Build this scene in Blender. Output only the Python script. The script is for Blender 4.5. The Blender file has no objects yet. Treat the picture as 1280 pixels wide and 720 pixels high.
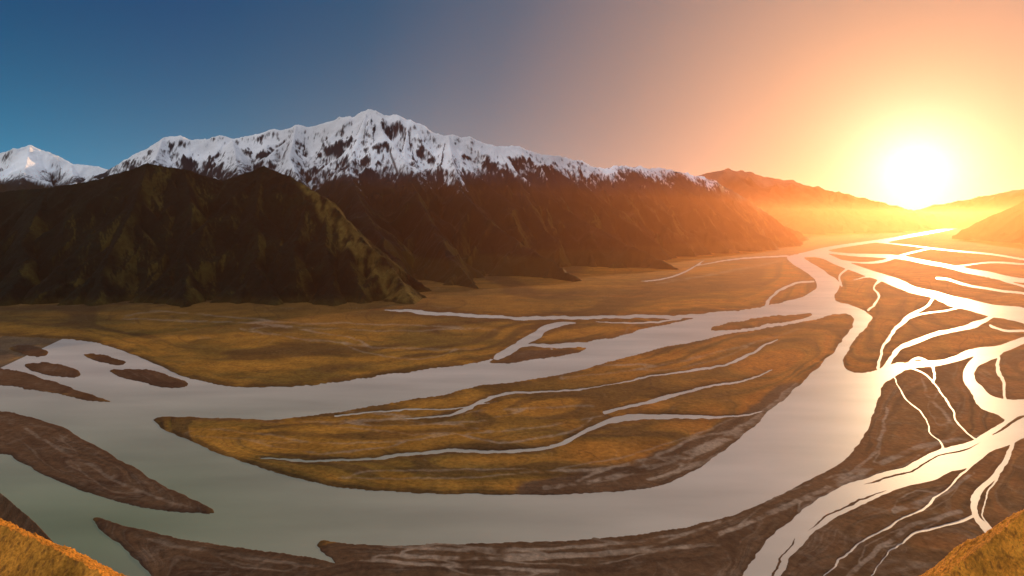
import bpy, math, numpy as np
from mathutils import Vector
F=763.0; HZ=272.0; H0=300.0
scene=bpy.context.scene
rng=np.random.RandomState(7)
# ---------------------------------------------------------------- noise
PERM=rng.permutation(4096); GA=rng.rand(4096)*2*np.pi
GX=np.cos(GA); GY=np.sin(GA)
def gnoise(x,y,seed=0):
    xi=np.floor(x).astype(np.int64); yi=np.floor(y).astype(np.int64)
    xf=x-xi; yf=y-yi
    u=xf*xf*xf*(xf*(xf*6-15)+10); v=yf*yf*yf*(yf*(yf*6-15)+10)
    def g(ix,iy,fx,fy):
        h=PERM[(PERM[(ix+seed*57)&4095]+iy)&4095]
        return GX[h]*fx+GY[h]*fy
    a=g(xi,yi,xf,yf); b=g(xi+1,yi,xf-1,yf)
    c=g(xi,yi+1,xf,yf-1); d=g(xi+1,yi+1,xf-1,yf-1)
    return ((a+(b-a)*u)*(1-v)+(c+(d-c)*u)*v)*1.5
def fbm(x,y,o=4,seed=0,gain=.5):
    s=0;a=1;t=0
    for i in range(o):
        s=s+a*gnoise(x,y,seed+i*3); t+=a; a*=gain; x=x*2.03+11.3; y=y*2.03+5.7
    return s/t
def ridged(x,y,o=5,seed=0,gain=.5):
    s=0;a=1;t=0;w=1
    for i in range(o):
        n=1-np.abs(gnoise(x,y,seed+i*3))*1.6
        n=np.clip(n,-.2,1)**2*w; s=s+a*n; t+=a; a*=gain; w=np.clip(n*1.6,.25,1)
        x=x*2.07+3.3; y=y*2.07+7.9
    return s/t
def sstep(a,b,x):
    t=np.clip((x-a)/(b-a),0,1); return t*t*(3-2*t)
def mixc(a,b,t): return a*(1-t[...,None])+np.asarray(b)*t[...,None]
# ---------------------------------------------------------------- mesh helper
def grid_mesh(name,X,Y,Z,col,mat,keep=None):
    nr,nc=X.shape
    co=np.stack([X,Y,Z],-1).reshape(-1,3).astype(np.float32)
    idx=np.arange(nr*nc).reshape(nr,nc)
    q=np.stack([idx[:-1,:-1],idx[:-1,1:],idx[1:,1:],idx[1:,:-1]],-1).reshape(-1,4)
    if keep is not None:
        k=keep[:-1,:-1]|keep[:-1,1:]|keep[1:,1:]|keep[1:,:-1]
        q=q[k.reshape(-1)]
        used=np.zeros(nr*nc,bool); used[q.reshape(-1)]=True
        remap=np.cumsum(used)-1; q=remap[q]; co=co[used]; colf=col.reshape(-1,col.shape[-1])[used]
    else: colf=col.reshape(-1,col.shape[-1])
    me=bpy.data.meshes.new(name)
    me.vertices.add(len(co)); me.vertices.foreach_set("co",co.ravel())
    me.loops.add(q.size); me.loops.foreach_set("vertex_index",q.ravel().astype(np.int32))
    me.polygons.add(len(q)); me.polygons.foreach_set("loop_start",(np.arange(len(q))*4).astype(np.int32))
    try: me.polygons.foreach_set("loop_total",np.full(len(q),4,np.int32))
    except Exception: pass
    me.polygons.foreach_set("use_smooth",np.ones(len(q),bool))
    me.update(calc_edges=True)
    ca=me.color_attributes.new("cover",'FLOAT_COLOR','POINT')
    c4=np.ones((len(co),4),np.float32); c4[:,:colf.shape[1]]=colf
    ca.data.foreach_set("color",c4.ravel())
    me.materials.append(mat)
    ob=bpy.data.objects.new(name,me); scene.collection.objects.link(ob)
    return ob
def normals(X,Y,Z):
    du=np.stack([np.gradient(A,axis=1) for A in (X,Y,Z)],-1)
    dv=np.stack([np.gradient(A,axis=0) for A in (X,Y,Z)],-1)
    n=np.cross(du,dv); n/=np.linalg.norm(n,axis=-1,keepdims=True)+1e-9
    return n*np.sign(n[...,2:3])
# ---------------------------------------------------------------- materials
def new_mat(name):
    m=bpy.data.materials.new(name); m.use_nodes=True
    nt=m.node_tree; b=nt.nodes["Principled BSDF"]; return m,nt,b
def land_mat(name,scale,bump,dist,rough=.95,var=.45,scale2=None,sheen=0):
    m,nt,b=new_mat(name); N=nt.nodes; L=nt.links
    at=N.new("ShaderNodeAttribute"); at.attribute_name="cover"
    tc=N.new("ShaderNodeTexCoord")
    n1=N.new("ShaderNodeTexNoise"); n1.inputs["Scale"].default_value=scale; n1.inputs["Detail"].default_value=6; n1.inputs["Roughness"].default_value=.68
    n2=N.new("ShaderNodeTexNoise"); n2.inputs["Scale"].default_value=scale2 or scale*.13; n2.inputs["Detail"].default_value=4
    L.new(tc.outputs["Object"],n1.inputs["Vector"]); L.new(tc.outputs["Object"],n2.inputs["Vector"])
    mr=N.new("ShaderNodeMapRange"); mr.inputs[1].default_value=.3; mr.inputs[2].default_value=.7; mr.inputs[3].default_value=1-var; mr.inputs[4].default_value=1+var
    L.new(n1.outputs["Fac"],mr.inputs[0])
    mr2=N.new("ShaderNodeMapRange"); mr2.inputs[1].default_value=.3; mr2.inputs[2].default_value=.7; mr2.inputs[3].default_value=.75; mr2.inputs[4].default_value=1.25
    L.new(n2.outputs["Fac"],mr2.inputs[0])
    mu=N.new("ShaderNodeMath"); mu.operation='MULTIPLY'; L.new(mr.outputs[0],mu.inputs[0]); L.new(mr2.outputs[0],mu.inputs[1])
    vm=N.new("ShaderNodeVectorMath"); vm.operation='SCALE'; L.new(at.outputs["Color"],vm.inputs[0]); L.new(mu.outputs[0],vm.inputs["Scale"])
    L.new(vm.outputs[0],b.inputs["Base Color"])
    b.inputs["Roughness"].default_value=rough; b.inputs["Specular IOR Level"].default_value=.08
    if sheen:
        b.inputs["Sheen Weight"].default_value=sheen; b.inputs["Sheen Roughness"].default_value=.4; b.inputs["Sheen Tint"].default_value=(1,.32,.06,1)
    bp=N.new("ShaderNodeBump"); bp.inputs["Strength"].default_value=bump; bp.inputs["Distance"].default_value=dist
    L.new(n1.outputs["Fac"],bp.inputs["Height"]); L.new(bp.outputs[0],b.inputs["Normal"])
    return m
M_plain=land_mat("valley_plain_ground",.14,.5,1.0,var=.42,sheen=.05)
M_forest=land_mat("forest_slope",.05,.8,7.0,var=.5)
M_snow=land_mat("snow_and_rock",.012,.5,10.0,rough=.8,var=.1)
M_far=land_mat("distant_range",.006,.4,20.0,var=.2)
M_tuss=land_mat("tussock_grass",1.3,.9,.5,var=.5,sheen=.25)
# water
M_water,nt,b=new_mat("silty_river_water")
b.inputs["Roughness"].default_value=.46; b.inputs["IOR"].default_value=1.4; b.inputs["Specular IOR Level"].default_value=.15
tc=nt.nodes.new("ShaderNodeTexCoord"); nn=nt.nodes.new("ShaderNodeTexNoise"); nn.inputs["Scale"].default_value=.15; nn.inputs["Detail"].default_value=4
bp=nt.nodes.new("ShaderNodeBump"); bp.inputs["Strength"].default_value=.15; bp.inputs["Distance"].default_value=.5
nt.links.new(tc.outputs["Object"],nn.inputs["Vector"]); nt.links.new(nn.outputs["Fac"],bp.inputs["Height"]); nt.links.new(bp.outputs[0],b.inputs["Normal"])
sx=nt.nodes.new("ShaderNodeSeparateXYZ"); nt.links.new(tc.outputs["Object"],sx.inputs[0])
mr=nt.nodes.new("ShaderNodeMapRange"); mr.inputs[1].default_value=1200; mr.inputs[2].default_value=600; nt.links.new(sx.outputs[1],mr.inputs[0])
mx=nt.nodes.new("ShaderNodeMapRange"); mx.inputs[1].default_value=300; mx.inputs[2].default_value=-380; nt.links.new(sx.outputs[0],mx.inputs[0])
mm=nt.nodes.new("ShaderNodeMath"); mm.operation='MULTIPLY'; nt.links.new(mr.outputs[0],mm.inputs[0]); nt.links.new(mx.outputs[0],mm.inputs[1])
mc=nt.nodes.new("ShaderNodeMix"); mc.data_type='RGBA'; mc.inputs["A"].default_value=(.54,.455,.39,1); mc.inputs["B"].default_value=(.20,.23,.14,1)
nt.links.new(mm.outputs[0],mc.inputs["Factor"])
mp=nt.nodes.new("ShaderNodeMapping"); mp.inputs["Scale"].default_value=(.004,.014,1); mp.inputs["Rotation"].default_value=(0,0,.25); nt.links.new(tc.outputs["Object"],mp.inputs[0])
n4=nt.nodes.new("ShaderNodeTexNoise"); n4.inputs["Scale"].default_value=1; n4.inputs["Detail"].default_value=5; nt.links.new(mp.outputs[0],n4.inputs["Vector"])
m4=nt.nodes.new("ShaderNodeMapRange"); m4.inputs[1].default_value=.3; m4.inputs[2].default_value=.7; m4.inputs[3].default_value=.85; m4.inputs[4].default_value=1.12; nt.links.new(n4.outputs["Fac"],m4.inputs[0])
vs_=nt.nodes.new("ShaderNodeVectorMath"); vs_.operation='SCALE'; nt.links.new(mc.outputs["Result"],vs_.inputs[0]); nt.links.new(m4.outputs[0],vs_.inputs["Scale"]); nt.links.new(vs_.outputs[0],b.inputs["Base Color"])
# ---------------------------------------------------------------- river chart (map of the valley floor)
UO=-500; NW=2300; NH=520
def chaikin(p,n=2,closed=True):
    p=np.array(p,float)
    for _ in range(n):
        if closed:
            q=np.roll(p,-1,0); a=p*.75+q*.25; c=p*.25+q*.75
            p=np.stack([a,c],1).reshape(-1,2)
        else:
            a=p[:-1]*.75+p[1:]*.25; c=p[:-1]*.25+p[1:]*.75
            p=np.vstack([p[:1],np.stack([a,c],1).reshape(-1,2),p[-1:]])
    return p
def blur(A,s):
    r=int(s*3)+1; k=np.exp(-np.arange(-r,r+1)**2/(2*s*s)); k/=k.sum()
    A=np.pad(A,((r,r),(r,r)),mode='edge'); n0,n1=A.shape
    B=sum(k[i]*A[i:n0-2*r+i,:] for i in range(2*r+1))
    return sum(k[i]*B[:,i:n1-2*r+i] for i in range(2*r+1))
def fill(poly,n=2):
    p=chaikin(poly,n); R=np.zeros((NH,NW),np.float32); xs=np.arange(NW)+.5
    x0,y0=p[:,0]-UO,p[:,1]-HZ; x1,y1=np.roll(x0,-1),np.roll(y0,-1)
    for r in range(NH):
        y=r+.5; k=((y0<=y)&(y1>y))|((y1<=y)&(y0>y))
        if not k.any(): continue
        xc=np.sort(x0[k]+(y-y0[k])*(x1[k]-x0[k])/(y1[k]-y0[k]))
        row=np.zeros(NW)
        for a,c in zip(xc[0::2],xc[1::2]): row+=np.clip(xs-a+.5,0,1)-np.clip(xs-c+.5,0,1)
        R[r]=row
    return R
def stroke(R,pts,soft=1.0,k=1.0,sm=3):
    uv=chaikin([(a,b_) for a,b_,_ in pts],sm,False) if sm else np.array([(a,b_) for a,b_,_ in pts],float)
    w=k*np.interp(np.linspace(0,1,len(uv)),np.linspace(0,1,len(pts)),[c for _,_,c in pts])
    for i in range(len(uv)-1):
        (ax,ay),(bx,by)=uv[i],uv[i+1]; ax-=UO;bx-=UO;ay-=HZ;by-=HZ
        W=max(w[i],w[i+1])+3
        X0=int(max(0,min(ax,bx)-W));X1=int(min(NW,max(ax,bx)+W+1));Y0=int(max(0,min(ay,by)-W));Y1=int(min(NH,max(ay,by)+W+1))
        if X1<=X0 or Y1<=Y0: continue
        gx,gy=np.meshgrid(np.arange(X0,X1)+.5,np.arange(Y0,Y1)+.5)
        L2=(bx-ax)**2+(by-ay)**2+1e-9
        t=np.clip(((gx-ax)*(bx-ax)+(gy-ay)*(by-ay))/L2,0,1)
        d=np.hypot(gx-ax-t*(bx-ax),gy-ay-t*(by-ay)); hw=(w[i]+(w[i+1]-w[i])*t)/2
        R[Y0:Y1,X0:X1]=np.maximum(R[Y0:Y1,X0:X1],np.clip((hw-d)/soft+.5,0,1)*np.clip(hw*2/1.2,0,1))
BR=np.random.RandomState(33)
def braids(R,pts,n,amp,wd,k=1.0):
    uv=chaikin([(a,b_) for a,b_,_ in pts],3,False); m=len(uv)
    if m<12: return
    for j in range(n):
        ln=BR.uniform(.3,.5); t0=(j+BR.rand()*.6)/max(n,1)*(1-ln); i0,i1=int(t0*m),int((t0+ln)*m)
        if i1-i0<6: continue
        c=uv[i0:i1]; d=np.gradient(c,axis=0); nrm=np.stack([-d[:,1],d[:,0]],-1); nrm/=np.linalg.norm(nrm,axis=1,keepdims=True)+1e-9
        s=np.linspace(0,1,len(c)); A_=(1 if j%2 else -1)*BR.uniform(.6,1)*amp*np.clip((c[:,1]-275)/120,.25,1.6)
        off=np.sin(np.pi*s)**.8*A_+np.sin(s*BR.uniform(8,14)+BR.uniform(0,6))*A_*.12*np.sin(np.pi*s)
        q=c+nrm*off[:,None]; w=BR.uniform(.7,1.2)*wd*np.clip((c[:,1]-275)/120,.35,1.4)
        stroke(R,[(a,b_,ww*k) for (a,b_),ww in zip(q,w)],1.0,1.0,0)
W=fill([(-480,415),(-200,418),(0,421),(60,422),(120,428),(160,440),(200,458),(240,475),(290,484),(360,485),(430,477),(500,466),(560,459),(610,450),(680,436),(740,428),(800,413),(860,400),(900,390),(960,383),(1000,373),(1022,360),(1020,347),(1000,336),(984,326),(984,320),(1000,317),(1008,326),(1030,338),(1048,350),(1050,360),(1040,374),(1065,382),(1092,394),(1088,406),(1065,425),(1054,448),(1056,464),(1078,467),(1100,462),(1125,452),(1142,458),(1115,472),(1100,482),(1095,505),(1085,540),(1055,577),(1000,606),(940,635),(880,655),(800,668),(700,677),(560,680),(450,682),(395,672),(400,690),(420,700),(445,790),(-480,790)])
ISL=[[(188,520),(260,522),(340,525),(400,519),(440,511),(520,500),(600,482),(640,478),(700,470),(760,452),(800,441),(870,426),(920,415),(975,409),(1010,401),(1050,392),(1070,396),(1062,415),(1040,442),(1010,472),(990,492),(960,517),(930,545),(890,575),(850,598),(810,612),(740,618),(640,618),(540,618),(450,613),(380,602),(300,578),(240,553),(200,534)],
[(-300,440),(0,458),(40,468),(90,485),(152,505),(100,499),(40,487),(0,481),(-300,470)],
[(-300,500),(0,513),(40,520),(90,540),(150,575),(220,615),(285,644),(220,641),(150,629),(80,606),(30,581),(0,562),(-300,540)],
[(108,642),(160,658),(230,675),(300,685),(370,693),(420,702),(450,730),(450,790),(200,790),(195,720),(160,692),(130,665)],
[(882,410),(920,401),(970,394),(1024,391),(1000,400),(950,408),(900,414)],
[(608,452),(640,442),(700,434),(738,433),(720,441),(660,451),(620,456)],
[(5,433),(35,430),(62,438),(58,446),(30,445)],[(20,456),(70,452),(105,464),(100,474),(60,470)],
[(95,441),(130,443),(165,455),(130,455)],[(130,461),(180,460),(238,476),(236,485),(190,482),(150,472)],
[(985,336),(1003,341),(1016,352),(1006,362),(992,352)]]
for p in ISL: W*=1-fill(p)
ST=[[(480,387,1),(560,393,4),(640,397,4),(700,398,4),(790,395,4),(870,396,4),(905,391,5)],
[(720,404,1),(692,406,6),(668,419,9),(648,432,9),(622,446,8)],
[(650,432,3),(690,432,4),(735,430,4)],
[(1000,319,6),(1040,309,5),(1100,301,4),(1150,293,3),(1195,284,2)],
[(1100,303,3),(1125,297,5),(1160,291,4),(1215,281,2)],
[(1000,319,5),(1028,318,6),(1045,327,9),(1070,336,8),(1105,348,10),(1150,364,10),(1200,378,13),(1240,388,16),(1290,398,24),(1380,420,40)],
[(1020,313,4),(1060,319,3),(1120,320,6),(1160,329,6),(1220,340,8),(1290,353,8),(1400,370,10)],
[(1045,325,3),(1075,329,2),(1100,328,4),(1130,318,3),(1165,310,1)],
[(1248,385,8),(1238,402,6),(1215,410,8),(1180,412,6),(1146,424,8),(1118,440,7),(1108,460,9)],
[(1110,464,9),(1150,455,11),(1200,446,9),(1250,436,11),(1300,424,12),(1400,400,14)],
[(1250,436,9),(1222,452,13),(1210,475,13),(1232,500,17),(1260,514,28),(1320,522,60),(1420,520,70)],
[(1300,520,50),(1262,540,34),(1225,560,25),(1170,582,28),(1110,602,25),(1050,625,31),(1005,655,30),(970,690,38),(940,740,42),(920,790,42)],
[(1165,366,5),(1160,385,4),(1132,400,6),(1114,418,5),(1100,438,4),(1098,460,5)],
[(1106,348,4),(1088,358,3),(1103,372,3),(1086,388,4)],
[(1246,440,3),(1244,458,4),(1254,478,4),(1258,505,5)],
[(1268,540,7),(1254,590,7),(1220,612,10),(1213,642,10),(1242,670,12),(1275,700,14)],
[(1135,460,2),(1158,466,2.6),(1170,484,2),(1186,507,2.5),(1200,530,2.6),(1225,558,3)],
[(1018,352,3),(1000,352,3),(985,358,4),(968,366,4),(958,384,4)],
[(880,325,1),(862,338,2),(835,348,2),(800,352,1)],[(985,320,2),(940,322,2),(900,326,1.6),(870,332,1)],
[(1170,348,3),(1195,350,3.5),(1235,362,4),(1300,372,4)],
[(1215,380,3),(1180,392,3),(1140,397,3.5),(1132,402,3)],
[(1190,334,3),(1215,330,2.5),(1250,328,3),(1300,330,3)],[(1240,344,3),(1260,352,3),(1300,366,4)],
[(1060,334,3),(1048,345,3),(1052,358,3)],[(1240,408,3),(1262,413,3.5),(1300,418,5)],
[(1090,302,1.5),(1130,306,2),(1180,312,2.5),(1240,318,3),(1300,326,3)],
[(1118,470,1.5),(1124,484,2),(1144,505,2.5),(1158,528,2.2),(1175,552,2),(1180,576,2)],
[(325,573,1),(400,577,3.2),(480,573,3.4),(560,562,3.6),(640,566,3.6),(690,560,4),(735,538,5),(775,521,6),(850,522,4),(925,520,2),(955,514,1)],
[(755,516,5),(780,510,4),(830,497,4),(900,480,3),(938,474,2),(965,462,1)],
[(500,524,1),(556,521,2),(590,509,4),(615,495,4),(650,490,3),(740,487,2),(800,472,2),(870,463,3),(915,455,3),(945,438,3),(972,424,1)],
[(1030,720,2),(1060,690,3),(1100,662,3),(1150,640,3),(1190,605,3),(1215,572,3)],
[(1215,642,4),(1180,660,4),(1140,668,3),(1110,690,2),(1090,720,2)],
[(740,402,1),(800,405,2),(850,398,2)],[(420,520,2),(500,512,2),(560,512,1.5),(620,502,1)],
[(1060,352,1),(1085,345,2),(1100,347,3)],
]
for p in ST:
    stroke(W,p,1.0,.78 if (p[0][0]>990 and max(c for _,_,c in p)<15) else 1.0)
for i in (5,6): braids(W,ST[i],2,12,2.0)
for i in (16,15,3): braids(W,ST[i],1,10,1.8)
BARS=np.zeros((NH,NW),np.float32)
for p in [[(1225,553,1),(1180,572,2.5),(1130,590,3),(1080,606,1)],[(1110,612,1),(1070,626,3),(1035,643,3),(1010,664,1)],
 [(1290,520,2),(1262,528,4),(1240,545,1)],[(995,672,1),(975,700,4),(955,735,3)]]: stroke(BARS,p)
W*=1-BARS*.9
DRY=np.zeros((NH,NW),np.float32)
for p in [[(995,482,6),(955,520,8),(900,552,8),(830,578,8),(760,600,6),(680,610,4)],[(985,505,2),(940,545,4),(880,580,4),(810,600,3)],
 [(935,540,2),(870,570,3),(800,590,3),(700,608,3)],[(250,523,2),(400,530,2),(540,520,2),(640,512,2),(740,508,2)],
 [(230,545,2),(330,552,2),(450,556,2),(560,545,2)],[(300,412,2),(420,430,2),(520,438,2),(600,436,2)],
 [(400,530,1.5),(520,545,2),(640,540,2),(760,520,2)],[(420,598,1.5),(560,600,2),(700,590,2),(830,560,2),(940,515,2)],[(700,475,1.5),(800,462,2),(900,442,2),(1000,412,1.5)],
 [(150,398,2),(300,404,2),(450,404,2),(620,412,2)],[(820,355,2),(880,345,2),(960,330,2),(1000,320,2)],
 [(780,420,2),(840,408,2),(900,398,2)],[(1000,640,6),(1080,590,6),(1140,560,6),(1230,545,4)],
 [(900,668,6),(980,635,6),(1060,598,5),(1100,560,4),(1110,510,3)],[(1120,640,7),(1180,620,6),(1215,590,5)],
 [(1060,720,6),(1130,660,6),(1200,640,5)],[(500,695,5),(650,700,5),(800,690,5),(900,680,5)],[(480,682,3),(600,690,4),(740,684,4),(860,668,3),(900,652,3)],
 [(450,700,4),(560,708,4),(700,715,4)],[(1150,470,2),(1165,500,3),(1195,530,3)],[(20,530,3),(90,570,4),(160,610,4),(240,636,2)],[(160,668,3),(240,688,4),(330,700,4),(400,710,3)]]:
    stroke(DRY,p,2.5); braids(DRY,p,2,10,1.6)
BRN=np.zeros((NH,NW),np.float32)
for p in [ISL[1],ISL[2],ISL[3],[(990,470),(930,520),(850,560),(760,590),(640,605),(640,625),(900,620),(1010,500)],
 [(380,660),(700,670),(900,640),(1060,560),(1100,470),(1250,440),(1400,440),(1900,500),(1900,790),(380,790)],
 ISL[5],ISL[6],ISL[7],ISL[8],ISL[9]]: BRN=np.maximum(BRN,fill(p))
W1=blur(W,.6); W6=blur(W,5); W22=blur(W,20); DRYb=blur(DRY,1.1); BRNb=blur(BRN,7)
def samp(A,u,v):
    x=np.clip(u-UO-.5,0,NW-1.01); y=np.clip(v-HZ-.5,0,NH-1.01)
    xi=x.astype(int); yi=y.astype(int); fx=x-xi; fy=y-yi
    return (A[yi,xi]*(1-fx)+A[yi,xi+1]*fx)*(1-fy)+(A[yi+1,xi]*(1-fx)+A[yi+1,xi+1]*fx)*fy
# ---------------------------------------------------------------- ground sheet
us=np.concatenate([np.linspace(-900,-60,160,endpoint=False),np.linspace(-60,1340,1500,endpoint=False),np.linspace(1340,2200,160)])
tv=np.concatenate([np.linspace(2.5,8,12,endpoint=False),np.linspace(8,470,900,endpoint=False),np.geomspace(470,1600,60)])
U,T=np.meshgrid(us,tv); Dd=H0*F/T; X=(U-640)/F*Dd; Y=Dd; V=T+HZ
rt=sstep(1060,1180,U)
wu=fbm(U/45,V/16,3,5)*(5-2*rt)+gnoise(U/9,V/5,9)*(1-.5*rt)+rt*gnoise(U/44,V/32,11)*7; wv=fbm(U/45,V/16,3,25)*(2.6-1.2*rt)+gnoise(U/9,V/5,33)*(.7-.4*rt)+rt*gnoise(U/48,V/34,35)*5
fade=sstep(15,140,T)
Uw=U+wu*fade; Vw=V+wv*fade
w1=samp(W1,Uw,Vw); w6=samp(W6,Uw,Vw); w22=samp(W22,Uw,Vw); dry=samp(DRYb,Uw,Vw); brn=np.clip(samp(BRNb,Uw,Vw),0,1)
big=fbm(X/420,Y/170,4,41); mid=fbm(X/60,Y/60,4,51); sm=fbm(X/14,Y/14,3,61)
e=np.clip((.5-w1)*2,-1,1)
ph=w22*12+fbm(U/320,V/60,2,71)*3
strand=gnoise(ph,fbm(U/300,V/80,2,81)*2,91)          # bands that follow the channels
strand2=gnoise(ph*2.7+9,fbm(U/120,V/50,2,82)*2,93)
strand3=gnoise(ph*6+3,fbm(U/90,V/50,2,84)*2,97)
rise=(1-sstep(.0,.5,w6))
bk=1-.6*brn
Z=np.where(e>0,e*.45*bk+rise*bk*(.6+.6*big+.6*mid+.35*sm+.4*strand+.15*strand2-.3*dry),e*1.2)
Z=np.where(e>0,np.maximum(Z,.2*e),Z)
gold=np.array([.33,.15,.022]); green=np.array([.115,.075,.016]); brown=np.array([.085,.049,.028]); gravel=np.array([.33,.25,.18]); dark=np.array([.038,.02,.012]); rust=np.array([.40,.115,.018])
n1=sstep(-.35,.35,big+.3*mid+.35*strand); n2=sstep(-.2,.4,strand)
C=np.broadcast_to(gold,X.shape+(3,)).copy()
C=mixc(C,green,n1*.85)
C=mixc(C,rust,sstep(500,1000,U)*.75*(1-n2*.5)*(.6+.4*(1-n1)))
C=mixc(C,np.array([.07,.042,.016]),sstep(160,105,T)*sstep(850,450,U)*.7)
C=mixc(C,brown,np.clip(sstep(.15,.55,brn+.2*mid),0,1)*.95*(1-.35*sstep(1000,1150,U)))
C=mixc(C,dark,sstep(.15,.5,strand)*.5)
C=mixc(C,dark,sstep(.1,.0,np.abs(strand2+.25))*.35*(1-brn))
C=mixc(C,gravel,sstep(.15,.6,strand2+.35*mid)*brn*.16*(.4+.6*n1))
C=mixc(C,gravel,sstep(.06,.0,np.abs(strand3))*(.13+.08*brn)*sstep(-.2,.3,mid))
C=mixc(C,gravel,sstep(.1,.5,sm+.5*mid)*brn*.12)
left=sstep(480,300,U)*sstep(480,520,V)
C=mixc(C,gravel*1.1,sstep(.2,.8,dry)*(.5+.1*brn)*(1-.6*left)*sstep(-.5,.1,mid+sm*.5))
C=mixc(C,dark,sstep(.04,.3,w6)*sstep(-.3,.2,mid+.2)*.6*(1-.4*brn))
C=mixc(C,gravel*.6,sstep(.3,.48,w1)*.35)
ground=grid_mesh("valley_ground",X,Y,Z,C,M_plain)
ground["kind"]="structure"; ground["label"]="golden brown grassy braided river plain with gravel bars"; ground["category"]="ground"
Xw=np.array([[-700,900],[-9000,22000]],float); Yw=np.array([[180,180],[27000,27000]],float)
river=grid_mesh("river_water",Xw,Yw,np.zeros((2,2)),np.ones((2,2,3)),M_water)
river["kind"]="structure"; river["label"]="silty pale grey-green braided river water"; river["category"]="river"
# ---------------------------------------------------------------- mountains
def P(u,v,d): return np.array([(u-640)/F*d,d,H0+(HZ-v)/F*d])
def seg(Hm,Dm,X,Y,a,b_,k,r):
    dx,dy=b_[0]-a[0],b_[1]-a[1]; L2=dx*dx+dy*dy+1e-6
    t=np.clip(((X-a[0])*dx+(Y-a[1])*dy)/L2,0,1)
    d=np.hypot(X-a[0]-t*dx,Y-a[1]-t*dy); z=a[2]+(b_[2]-a[2])*t-k*(np.sqrt(d*d+r*r)-r)
    m=z>Hm; Hm[m]=z[m]; Dm[m]=d[m]
def tents(X,Y,lines,k,r=0.0):
    Hm=np.full(X.shape,-1e4); Dm=np.full(X.shape,1e9)
    for pts in lines:
        for a,b_ in zip(pts[:-1],pts[1:]): seg(Hm,Dm,X,Y,a,b_,k,r)
    return Hm,Dm
def ribs(lines,space,slope,seed,zmin=70,lenmax=500):
    R=np.random.RandomState(seed); out=[]
    for pts in lines:
        for a,b_ in zip(pts[:-1],pts[1:]):
            L=math.hypot(b_[0]-a[0],b_[1]-a[1]); n=int(L/space+R.rand())
            if n<1: continue
            dx,dy=(b_[0]-a[0])/L,(b_[1]-a[1])/L
            if b_[2]>a[2]: dx,dy=-dx,-dy
            for i in range(n):
                for sd_ in (1,-1):
                    t=(i+R.rand())/n; p=a+(b_-a)*t
                    if p[2]<zmin: continue
                    an=math.radians(R.uniform(35,68))*sd_
                    rx,ry=dx*math.cos(an)-dy*math.sin(an),dx*math.sin(an)+dy*math.cos(an)
                    ln=min(lenmax,(p[2]+30)/slope)*R.uniform(.55,1.1); z0=p[2]-4-.04*ln
                    q=p+np.array([rx*ln*.5,ry*ln*.5,0]); q[2]=z0-slope*ln*.5*R.uniform(.85,1.15)
                    an2=math.radians(R.uniform(-25,25)); r2x,r2y=rx*math.cos(an2)-ry*math.sin(an2),rx*math.sin(an2)+ry*math.cos(an2)
                    w_=q+np.array([r2x*ln*.5,r2y*ln*.5,-slope*ln*.5]); p=p.copy(); p[2]=z0
                    out.append([p,q,w_])
    return out
def mountain(name,u0,u1,d0,d1,nu,nd,lines,k,warp,amp,wl,seed,cover,mat,label,oct=6,canopy=0,crest=.12,rr=20,rib=None):
    uu=np.linspace(u0,u1,nu); dd=np.geomspace(d0,d1,nd)
    Ug,D=np.meshgrid(uu,dd); X=(Ug-640)/F*D; Y=D.copy()
    lines=[[P(*p) for p in ln] for ln in lines]
    wx=fbm(X/wl/1.2,Y/wl/1.2,4,seed)*warp; wy=fbm(X/wl/1.2,Y/wl/1.2,4,seed+40)*warp
    H1,D1=tents(X,Y,lines,k,rr); H2,D2=tents(X+wx,Y+wy,lines,k,rr)
    near=np.exp(-D1/(warp*.9))*sstep(120,320,H1); Hh=H2*(1-near)+H1*near; Dm=np.minimum(D1,D2)
    if rib:
        rb=ribs(lines,rib[0],rib[1],seed,70,rib[2])
        H3=np.full(X.shape,-1e4); D3=np.full(X.shape,1e9)
        Xw_,Yw_=X+wx*.5,Y+wy*.5
        for pts in rb:
            for a,b_ in zip(pts[:-1],pts[1:]):
                R=120/rib[3]+warp+130; y0,y1=min(a[1],b_[1])-R,max(a[1],b_[1])+R
                i0,i1=np.searchsorted(Y[:,0],[y0,y1])
                if i1<=i0: continue
                xa,xb=min(a[0],b_[0])-R,max(a[0],b_[0])+R; s=X[0]/Y[0,0]; yy0=max(y0,Y[0,0])
                j0,j1=np.searchsorted(s,[min(xa/yy0,xa/y1),max(xb/yy0,xb/y1)])
                if j1<=j0: continue
                sl=(slice(i0,i1),slice(j0,j1)); seg(H3[sl],D3[sl],Xw_[sl],Yw_[sl],a,b_,rib[3],rr)
        g=H3>Hh; Hh=np.where(g,H3,Hh); Dm=np.where(g,D3,Dm)
    rd=ridged(X/wl+wx/wl*.5,Y/wl+wy/wl*.5,oct,seed+7,.54)
    Hh=Hh+(rd-.38)*amp*(crest+(1-crest)*sstep(0,wl*.6,Dm))
    Hh=Hh+fbm(X/wl*5,Y/wl*5,4,seed+19,.6)*amp*.10
    if canopy: Hh=Hh+np.abs(gnoise(X/13,Y/13,seed+3))*canopy+gnoise(X/6,Y/6,seed+4)*canopy*.4
    Hh=np.where(Hh<60,60-(60-Hh)*.8,Hh)
    nn=normals(X,Y,Hh); C=cover(X,Y,Hh,nn,rd,Ug,D)
    ob=grid_mesh(name,X,Y,Hh,C,mat,Hh>-25)
    ob["kind"]="structure"; ob["label"]=label; ob["category"]="mountain"; return ob
forest=np.array([.004,.008,.005]); forest2=np.array([.011,.015,.007]); tuss_and_sun=np.array([.22,.145,.03]); rock=np.array([.026,.027,.034]); snow=np.array([.92,.90,.91])
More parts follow.
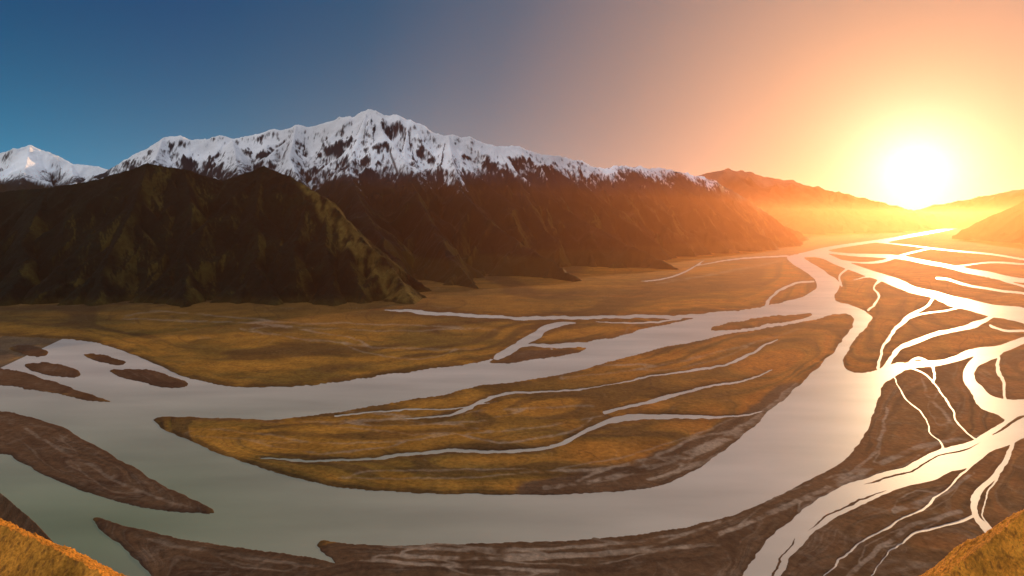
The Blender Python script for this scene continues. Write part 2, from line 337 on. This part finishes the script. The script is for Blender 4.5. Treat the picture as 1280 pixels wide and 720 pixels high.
def cov_forest(X,Y,Z,nn,rd,Ug,D):
    n=fbm(X/160,Y/160,4,311); m=fbm(X/35,Y/35,4,321)
    C=np.broadcast_to(forest,X.shape+(3,)).copy()
    C=mixc(C,forest2,sstep(-.1,.5,n*.6+.4*m+(rd-.38)*.8)*.8)
    C=mixc(C,tuss_and_sun,sstep(.34,.64,nn[...,0]+.22*m+.2*n)*sstep(-.3,.3,n+(rd-.4)*.6)*.28)   # low sunlight painted as gold grass colour on right-facing slopes
    C=mixc(C,tuss_and_sun*.4,sstep(30,5,Z)*.3)
    return C
def cov_sunlit_ridge(X,Y,Z,nn,rd,Ug,D):
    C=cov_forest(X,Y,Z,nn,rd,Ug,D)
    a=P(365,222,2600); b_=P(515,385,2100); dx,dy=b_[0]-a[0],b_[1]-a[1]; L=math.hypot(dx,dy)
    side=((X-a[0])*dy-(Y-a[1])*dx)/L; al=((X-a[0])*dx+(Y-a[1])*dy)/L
    g=sstep(-12,6,-side)*sstep(150,20,-side)*sstep(-60,80,al)  # gold band painted along the sunward side of the crest as sunlight
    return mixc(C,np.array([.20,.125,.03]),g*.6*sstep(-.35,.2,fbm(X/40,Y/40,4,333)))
def cov_snow(line,band=110,grow=0,th=(.47,.60)):
    def f(X,Y,Z,nn,rd,Ug,D):
        nz=nn[...,2]; ln_=line+grow*sstep(560,860,Ug)
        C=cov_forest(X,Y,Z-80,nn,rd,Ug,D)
        n=fbm(X/300,Y/300,4,411); m=fbm(X/18,Y/50,5,421,.62)
        C=mixc(C,np.array([.012,.014,.011]),sstep(line-240,line-90,Z+n*80)*.7)
        C=mixc(C,rock,sstep(line-120,line,Z+n*60))
        s=sstep(-band*.5,band*.5,Z-ln_+n*150+m*160+(rd-.4)*150)*sstep(th[0],th[1],nz+m*.26+n*.04+(Z-line)/3500)
        return mixc(C,snow,np.clip(s,0,1))
    return f
def cov_far(X,Y,Z,nn,rd,Ug,D):
    C=np.broadcast_to(np.array([.05,.028,.018]),X.shape+(3,)).copy()
    return mixc(C,np.array([.4,.3,.25]),sstep(900,1300,Z+fbm(X/700,Y/700,3,5)*300)*.3)
A=[[(-320,250,2900),(-150,246,2800),(0,240,2750),(60,235,2750),(110,228,2700),(150,216,2650),(185,205,2650),(230,212,2700),(280,226,2720),(305,217,2680),(330,208,2650),(365,222,2600),(410,250,2500),(450,293,2400),(490,345,2250),(515,385,2100)],
 [(185,205,2650),(165,262,2450),(135,322,2250),(112,385,2050)],[(60,235,2750),(30,300,2400),(10,370,2100)],
 [(230,212,2700),(240,255,2520),(238,322,2300),(228,388,2050)],[(330,208,2650),(318,270,2450),(325,330,2280),(345,386,2080)],
 [(410,250,2500),(405,305,2350),(425,380,2100)],[(-150,246,2800),(-130,300,2450),(-120,370,2150)]]
mountain("forested_mountain",-420,620,1850,3700,950,650,A,1.45,50,50,180,3,cov_sunlit_ridge,M_forest,"dark forested steep mountain spur above the river plain",6,4.5,.14,10,(190,.85,420,1.3))
B=[[(40,262,3900),(90,235,3900),(130,214,3900),(165,197,3930),(190,180,3980),(205,171,4020),(225,169,4050),(240,177,4070),(258,175,4100),(272,170,4120),(290,173,4150),(315,170,4180),(335,164,4210),(355,162,4230),(370,156,4250),(385,159,4270),(405,152,4300),(425,148,4300),(440,146,4300),(452,138,4300),(460,134,4300),(470,137,4300),(480,143,4310),(495,143,4320),(510,150,4330),(525,154,4350),(545,165,4380),(560,169,4400),(590,173,4480),(620,181,4550),(640,181,4650),(680,192,4850),(730,203,5150),(750,211,5250),(770,207,5400),(800,208,5700),(850,214,6000),(890,224,6400),(920,240,6900),(948,260,7300),(985,285,8000),(1010,298,8300)],
 [(460,134,4300),(445,180,4000),(435,215,3750),(455,260,3350),(480,310,2950),(510,352,2600)],
 [(560,169,4400),(565,200,4100),(575,238,3800),(610,275,3500),(660,308,3250),(715,348,2900)],
 [(620,181,4550),(650,220,4350),(700,256,4150),(755,290,3900),(800,315,3700),(840,337,3500)],
 [(290,173,4150),(295,198,3800),(300,225,3400)],[(370,156,4250),(362,195,3900),(375,232,3500),(405,275,3000)],
 [(700,196,5000),(725,225,4800),(765,262,4600),(815,298,4400)],
 [(770,208,5400),(800,238,5300),(840,272,5100),(880,308,5000)],
 [(850,214,6000),(885,245,6000),(925,280,6000),(945,300,6000)],
 [(205,171,4020),(192,200,3700)],
 [(510,150,4340),(505,190,4050),(512,225,3800),(535,270,3400),(560,320,2950),(590,360,2550)]]
mountain("snowy_mountain",0,1040,2250,9200,1300,850,B,1.15,90,115,300,23,cov_snow(585,110,110),M_snow,"snow-capped rocky mountain range with dark forested flanks",7,0,.28,6,(330,.8,720,1.05))
Cc=[[(-260,225,8000),(-100,205,8000),(-30,198,8000),(5,190,8000),(25,186,8000),(38,180,8000),(50,187,7950),(62,190,7900),(88,204,7900),(120,208,7900),(150,216,7900),(230,240,7900)],[(38,180,8000),(30,215,7200),(20,240,6600)],[(88,204,7900),(95,230,7200)]]
mountain("snowy_peak",-300,300,5500,10500,500,320,Cc,.8,200,300,600,53,cov_snow(740,110,0,(.42,.55)),M_snow,"distant bright snow-covered mountain peak",6,0,.08,6,(450,.6,1100,.9))
E=[[(780,226,14000),(860,220,14000),(905,212,14000),(935,216,14500),(985,225,15000),(1020,234,15500),(1060,243,16000),(1100,253,17000),(1140,262,18000),(1170,267,19000)],
 [(985,225,15000),(1020,250,13500),(1050,268,12500)],[(905,212,14000),(960,250,12500),(1000,270,11500)]]
mountain("distant_mountain_range",740,1220,9500,21000,500,300,E,.7,350,420,1100,73,cov_far,M_far,"hazy distant mountain ridge above the river valley",6,0,.2,30,(900,.4,2500,.7))
G=[[(1130,265,25000),(1170,256,24000),(1210,249,22000),(1250,241,20000),(1300,232,18000),(1380,220,16000),(1600,210,15000)]]
mountain("distant_hill_range",1100,1650,12500,27000,420,240,G,.6,500,400,1500,83,cov_far,M_far,"hazy distant hills catching warm sunset light",6,0,.15,30,(1300,.35,3500,.6))
R=[[(1222,292,9500),(1245,276,8900),(1280,252,8400),(1330,222,8000),(1450,200,7500),(1650,190,7000)],[(1280,252,8400),(1275,275,7900),(1262,292,7700)],[(1330,222,8000),(1320,270,7200),(1300,296,6900)]]
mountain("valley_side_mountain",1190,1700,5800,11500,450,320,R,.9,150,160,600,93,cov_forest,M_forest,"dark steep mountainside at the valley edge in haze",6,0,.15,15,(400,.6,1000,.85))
# ---------------------------------------------------------------- near hillsides
def cov_tuss(X,Y,Z,nn,rd,Ug,D):
    n=fbm(X/14,Y/14,4,511); m=fbm(X/1.4,Y/1.4,4,521)
    C=np.broadcast_to(np.array([.66,.27,.035]),X.shape+(3,)).copy()
    C=mixc(C,np.array([.34,.155,.022]),sstep(-.1,.5,n)*.8); return mixc(C,np.array([.11,.05,.018]),sstep(.05,.45,m)*.7)
def cov_tuss_lit(X,Y,Z,nn,rd,Ug,D):
    return np.clip(cov_tuss(X,Y,Z,nn,rd,Ug,D)*np.array([1.45,1.3,1.1]),0,.9)  # grass colour brightened to make up for this slope lying in shade
def cov_bank(X,Y,Z,nn,rd,Ug,D):
    n=fbm(X/14,Y/14,4,531); C=np.broadcast_to(np.array([.085,.05,.028]),X.shape+(3,)).copy()
    return mixc(C,np.array([.16,.11,.07]),sstep(0,.5,n)*.7)
def near_hill(name,u0,u1,d0,d1,lines,k,seed,cover,label):
    uu=np.linspace(u0,u1,700); dd=np.geomspace(d0,d1,700); Ug,D=np.meshgrid(uu,dd); X=(Ug-640)/F*D; Y=D
    Hh,Dm=tents(X,Y,[[P(*p) for p in ln] for ln in lines],k); Hh=Hh+fbm(X/18,Y/18,4,seed)*4*sstep(0,12,Dm)+fbm(X/3,Y/3,3,seed+3)*.9+np.abs(gnoise(X/.9,Y/.9,seed+8))*.7
    ob=grid_mesh(name,X,Y,Hh,cover(X,Y,Hh,None,None,Ug,D),M_tuss,Hh>-5)
    ob["kind"]="structure"; ob["label"]=label; ob["category"]="hillside"
near_hill("grassy_hillside",-330,420,60,420,[[(-150,590,170),(0,656,160),(60,682,150),(134,722,140),(200,775,130)]],.95,601,cov_tuss,"golden tussock grass hillside catching low sunlight")
near_hill("grassy_hillside",1050,1600,60,420,[[(1120,790,130),(1176,724,140),(1226,686,150),(1284,638,160),(1400,560,175)]],1.2,611,cov_tuss_lit,"golden tussock grass slope above the braided channels")
near_hill("river_bank_hill",-330,330,230,620,[[(-140,570,400),(-5,612,400),(40,650,380),(85,698,360),(120,760,340)]],1.7,621,cov_bank,"dark brown bare earth slope beside the river")
# ---------------------------------------------------------------- air haze
def haze(name,loc,scale,dens,label,g):
    bpy.ops.mesh.primitive_cube_add(size=1,location=loc); hz=bpy.context.object; hz.name=name; hz.scale=scale
    hz["kind"]="structure"; hz["label"]=label; hz["category"]="haze"
    m=bpy.data.materials.new(name); m.use_nodes=True; nt=m.node_tree; nt.nodes.clear()
    o=nt.nodes.new("ShaderNodeOutputMaterial"); vs=nt.nodes.new("ShaderNodeVolumeScatter")
    vs.inputs["Color"].default_value=(1,.40,.18,1); vs.inputs["Density"].default_value=dens; vs.inputs["Anisotropy"].default_value=g
    nt.links.new(vs.outputs[0],o.inputs["Volume"]); hz.data.materials.append(m)
haze("haze_air",(5000,18000,800),(70000,60000,1700),.6e-5,"thin warm sunset haze filling the air",.76)
haze("valley_haze",(5200,18200,230),(69000,59000,500),3.2e-5,"denser golden haze lying low along the valley",.76)
# ---------------------------------------------------------------- light
def dirv(az,el):
    az=math.radians(az); el=math.radians(el); return Vector((math.sin(az)*math.cos(el),math.cos(az)*math.cos(el),math.sin(el)))
AZ,EL=34.5,6.0
sd=dirv(AZ,EL); gd=dirv(33.5,3.6)
sl=bpy.data.lights.new("sun","SUN"); sl.energy=4.0; sl.angle=math.radians(.5); sl.color=(1,.56,.27)
so=bpy.data.objects.new("sun",sl); scene.collection.objects.link(so); so.rotation_euler=(-sd).to_track_quat('-Z','Y').to_euler()
w=bpy.data.worlds.new("World"); scene.world=w; w.use_nodes=True; nt=w.node_tree; N=nt.nodes; L=nt.links; N.clear()
out=N.new("ShaderNodeOutputWorld"); bg=N.new("ShaderNodeBackground"); L.new(bg.outputs[0],out.inputs[0])
def M(op,a,b_=None,cl=False):
    n=N.new("ShaderNodeMath"); n.operation=op; n.use_clamp=cl
    for i,x in enumerate((a,b_)):
        if x is None: continue
        if isinstance(x,(int,float)): n.inputs[i].default_value=x
        else: L.new(x,n.inputs[i])
    return n.outputs[0]
tc=N.new("ShaderNodeTexCoord"); vn=N.new("ShaderNodeVectorMath"); vn.operation='NORMALIZE'; L.new(tc.outputs["Generated"],vn.inputs[0])
dt=N.new("ShaderNodeVectorMath"); dt.operation='DOT_PRODUCT'; L.new(vn.outputs[0],dt.inputs[0]); dt.inputs[1].default_value=gd
ang=M('MULTIPLY',M('ARCCOSINE',dt.outputs["Value"]),180/math.pi)
def ramp(stops):
    rp=N.new("ShaderNodeValToRGB"); L.new(M('DIVIDE',ang,180.0),rp.inputs[0]); cr=rp.color_ramp
    cr.elements[0].position=0; cr.elements[0].color=stops[0][1]+(1,); cr.elements[1].position=1; cr.elements[1].color=stops[-1][1]+(1,)
    for a,c in stops[1:-1]:
        e_=cr.elements.new(a/180); e_.color=c+(1,)
    return rp.outputs[0]
base=ramp([(0,(.60,.34,.18)),(8,(.57,.32,.19)),(16,(.45,.27,.20)),(25,(.25,.185,.18)),(36,(.07,.105,.165)),(48,(.004,.062,.15)),(62,(0,.037,.135)),(78,(0,.026,.112)),(100,(.05,.08,.14)),(130,(.40,.40,.43)),(180,(.58,.54,.52))])  # last stops brightened behind the camera as fill for snow and slopes
hcol=ramp([(0,(.18,.09,.04)),(25,(.34,.21,.14)),(40,(.42,.32,.23)),(58,(.16,.32,.34)),(78,(.04,.36,.50)),(130,(.3,.28,.28)),(180,(.4,.33,.3))])
sp=N.new("ShaderNodeSeparateXYZ"); L.new(vn.outputs[0],sp.inputs[0])
hzn=M('EXPONENT',M('MULTIPLY',M('ABSOLUTE',sp.outputs[2]),-7.5))
zen=N.new("ShaderNodeMapRange"); zen.interpolation_type='SMOOTHSTEP'; zen.inputs[1].default_value=.42; zen.inputs[2].default_value=.9; L.new(sp.outputs[2],zen.inputs[0])  # added pale zenith above the view, fill light for water and plain
glow=M('ADD',M('MULTIPLY',M('EXPONENT',M('MULTIPLY',ang,-1/2.3)),2.6),M('MULTIPLY',M('EXPONENT',M('MULTIPLY',ang,-1/6.5)),.45))
def scl(col,f):
    n=N.new("ShaderNodeVectorMath"); n.operation='SCALE'
    if isinstance(col,tuple): n.inputs[0].default_value=col
    else: L.new(col,n.inputs[0])
    if isinstance(f,(int,float)): n.inputs["Scale"].default_value=f
    else: L.new(f,n.inputs["Scale"])
    return n.outputs[0]
def add(a,b_):
    n=N.new("ShaderNodeVectorMath"); n.operation='ADD'; L.new(a,n.inputs[0]); L.new(b_,n.inputs[1]); return n.outputs[0]
sky=N.new("ShaderNodeTexSky"); sky.sky_type='NISHITA'; sky.sun_disc=False; sky.sun_elevation=math.radians(EL); sky.sun_rotation=math.radians(AZ)
tot=add(add(add(add(base,scl(hcol,hzn)),scl((1,.80,.50),glow)),scl(sky.outputs[0],.002)),scl((.60,.57,.55),zen.outputs[0]))
L.new(tot,bg.inputs[0]); bg.inputs[1].default_value=1
# ---------------------------------------------------------------- camera
cam=bpy.data.cameras.new("camera"); co=bpy.data.objects.new("camera",cam); scene.collection.objects.link(co)
co.location=(0,0,H0); co.rotation_euler=(math.radians(90),0,0)
cam.sensor_width=36; cam.lens=36*F/1280; cam.shift_y=-(360-HZ)/1280; cam.clip_start=1; cam.clip_end=200000
scene.camera=co
scene.view_settings.view_transform='Standard'; scene.view_settings.look='None'; scene.view_settings.exposure=0
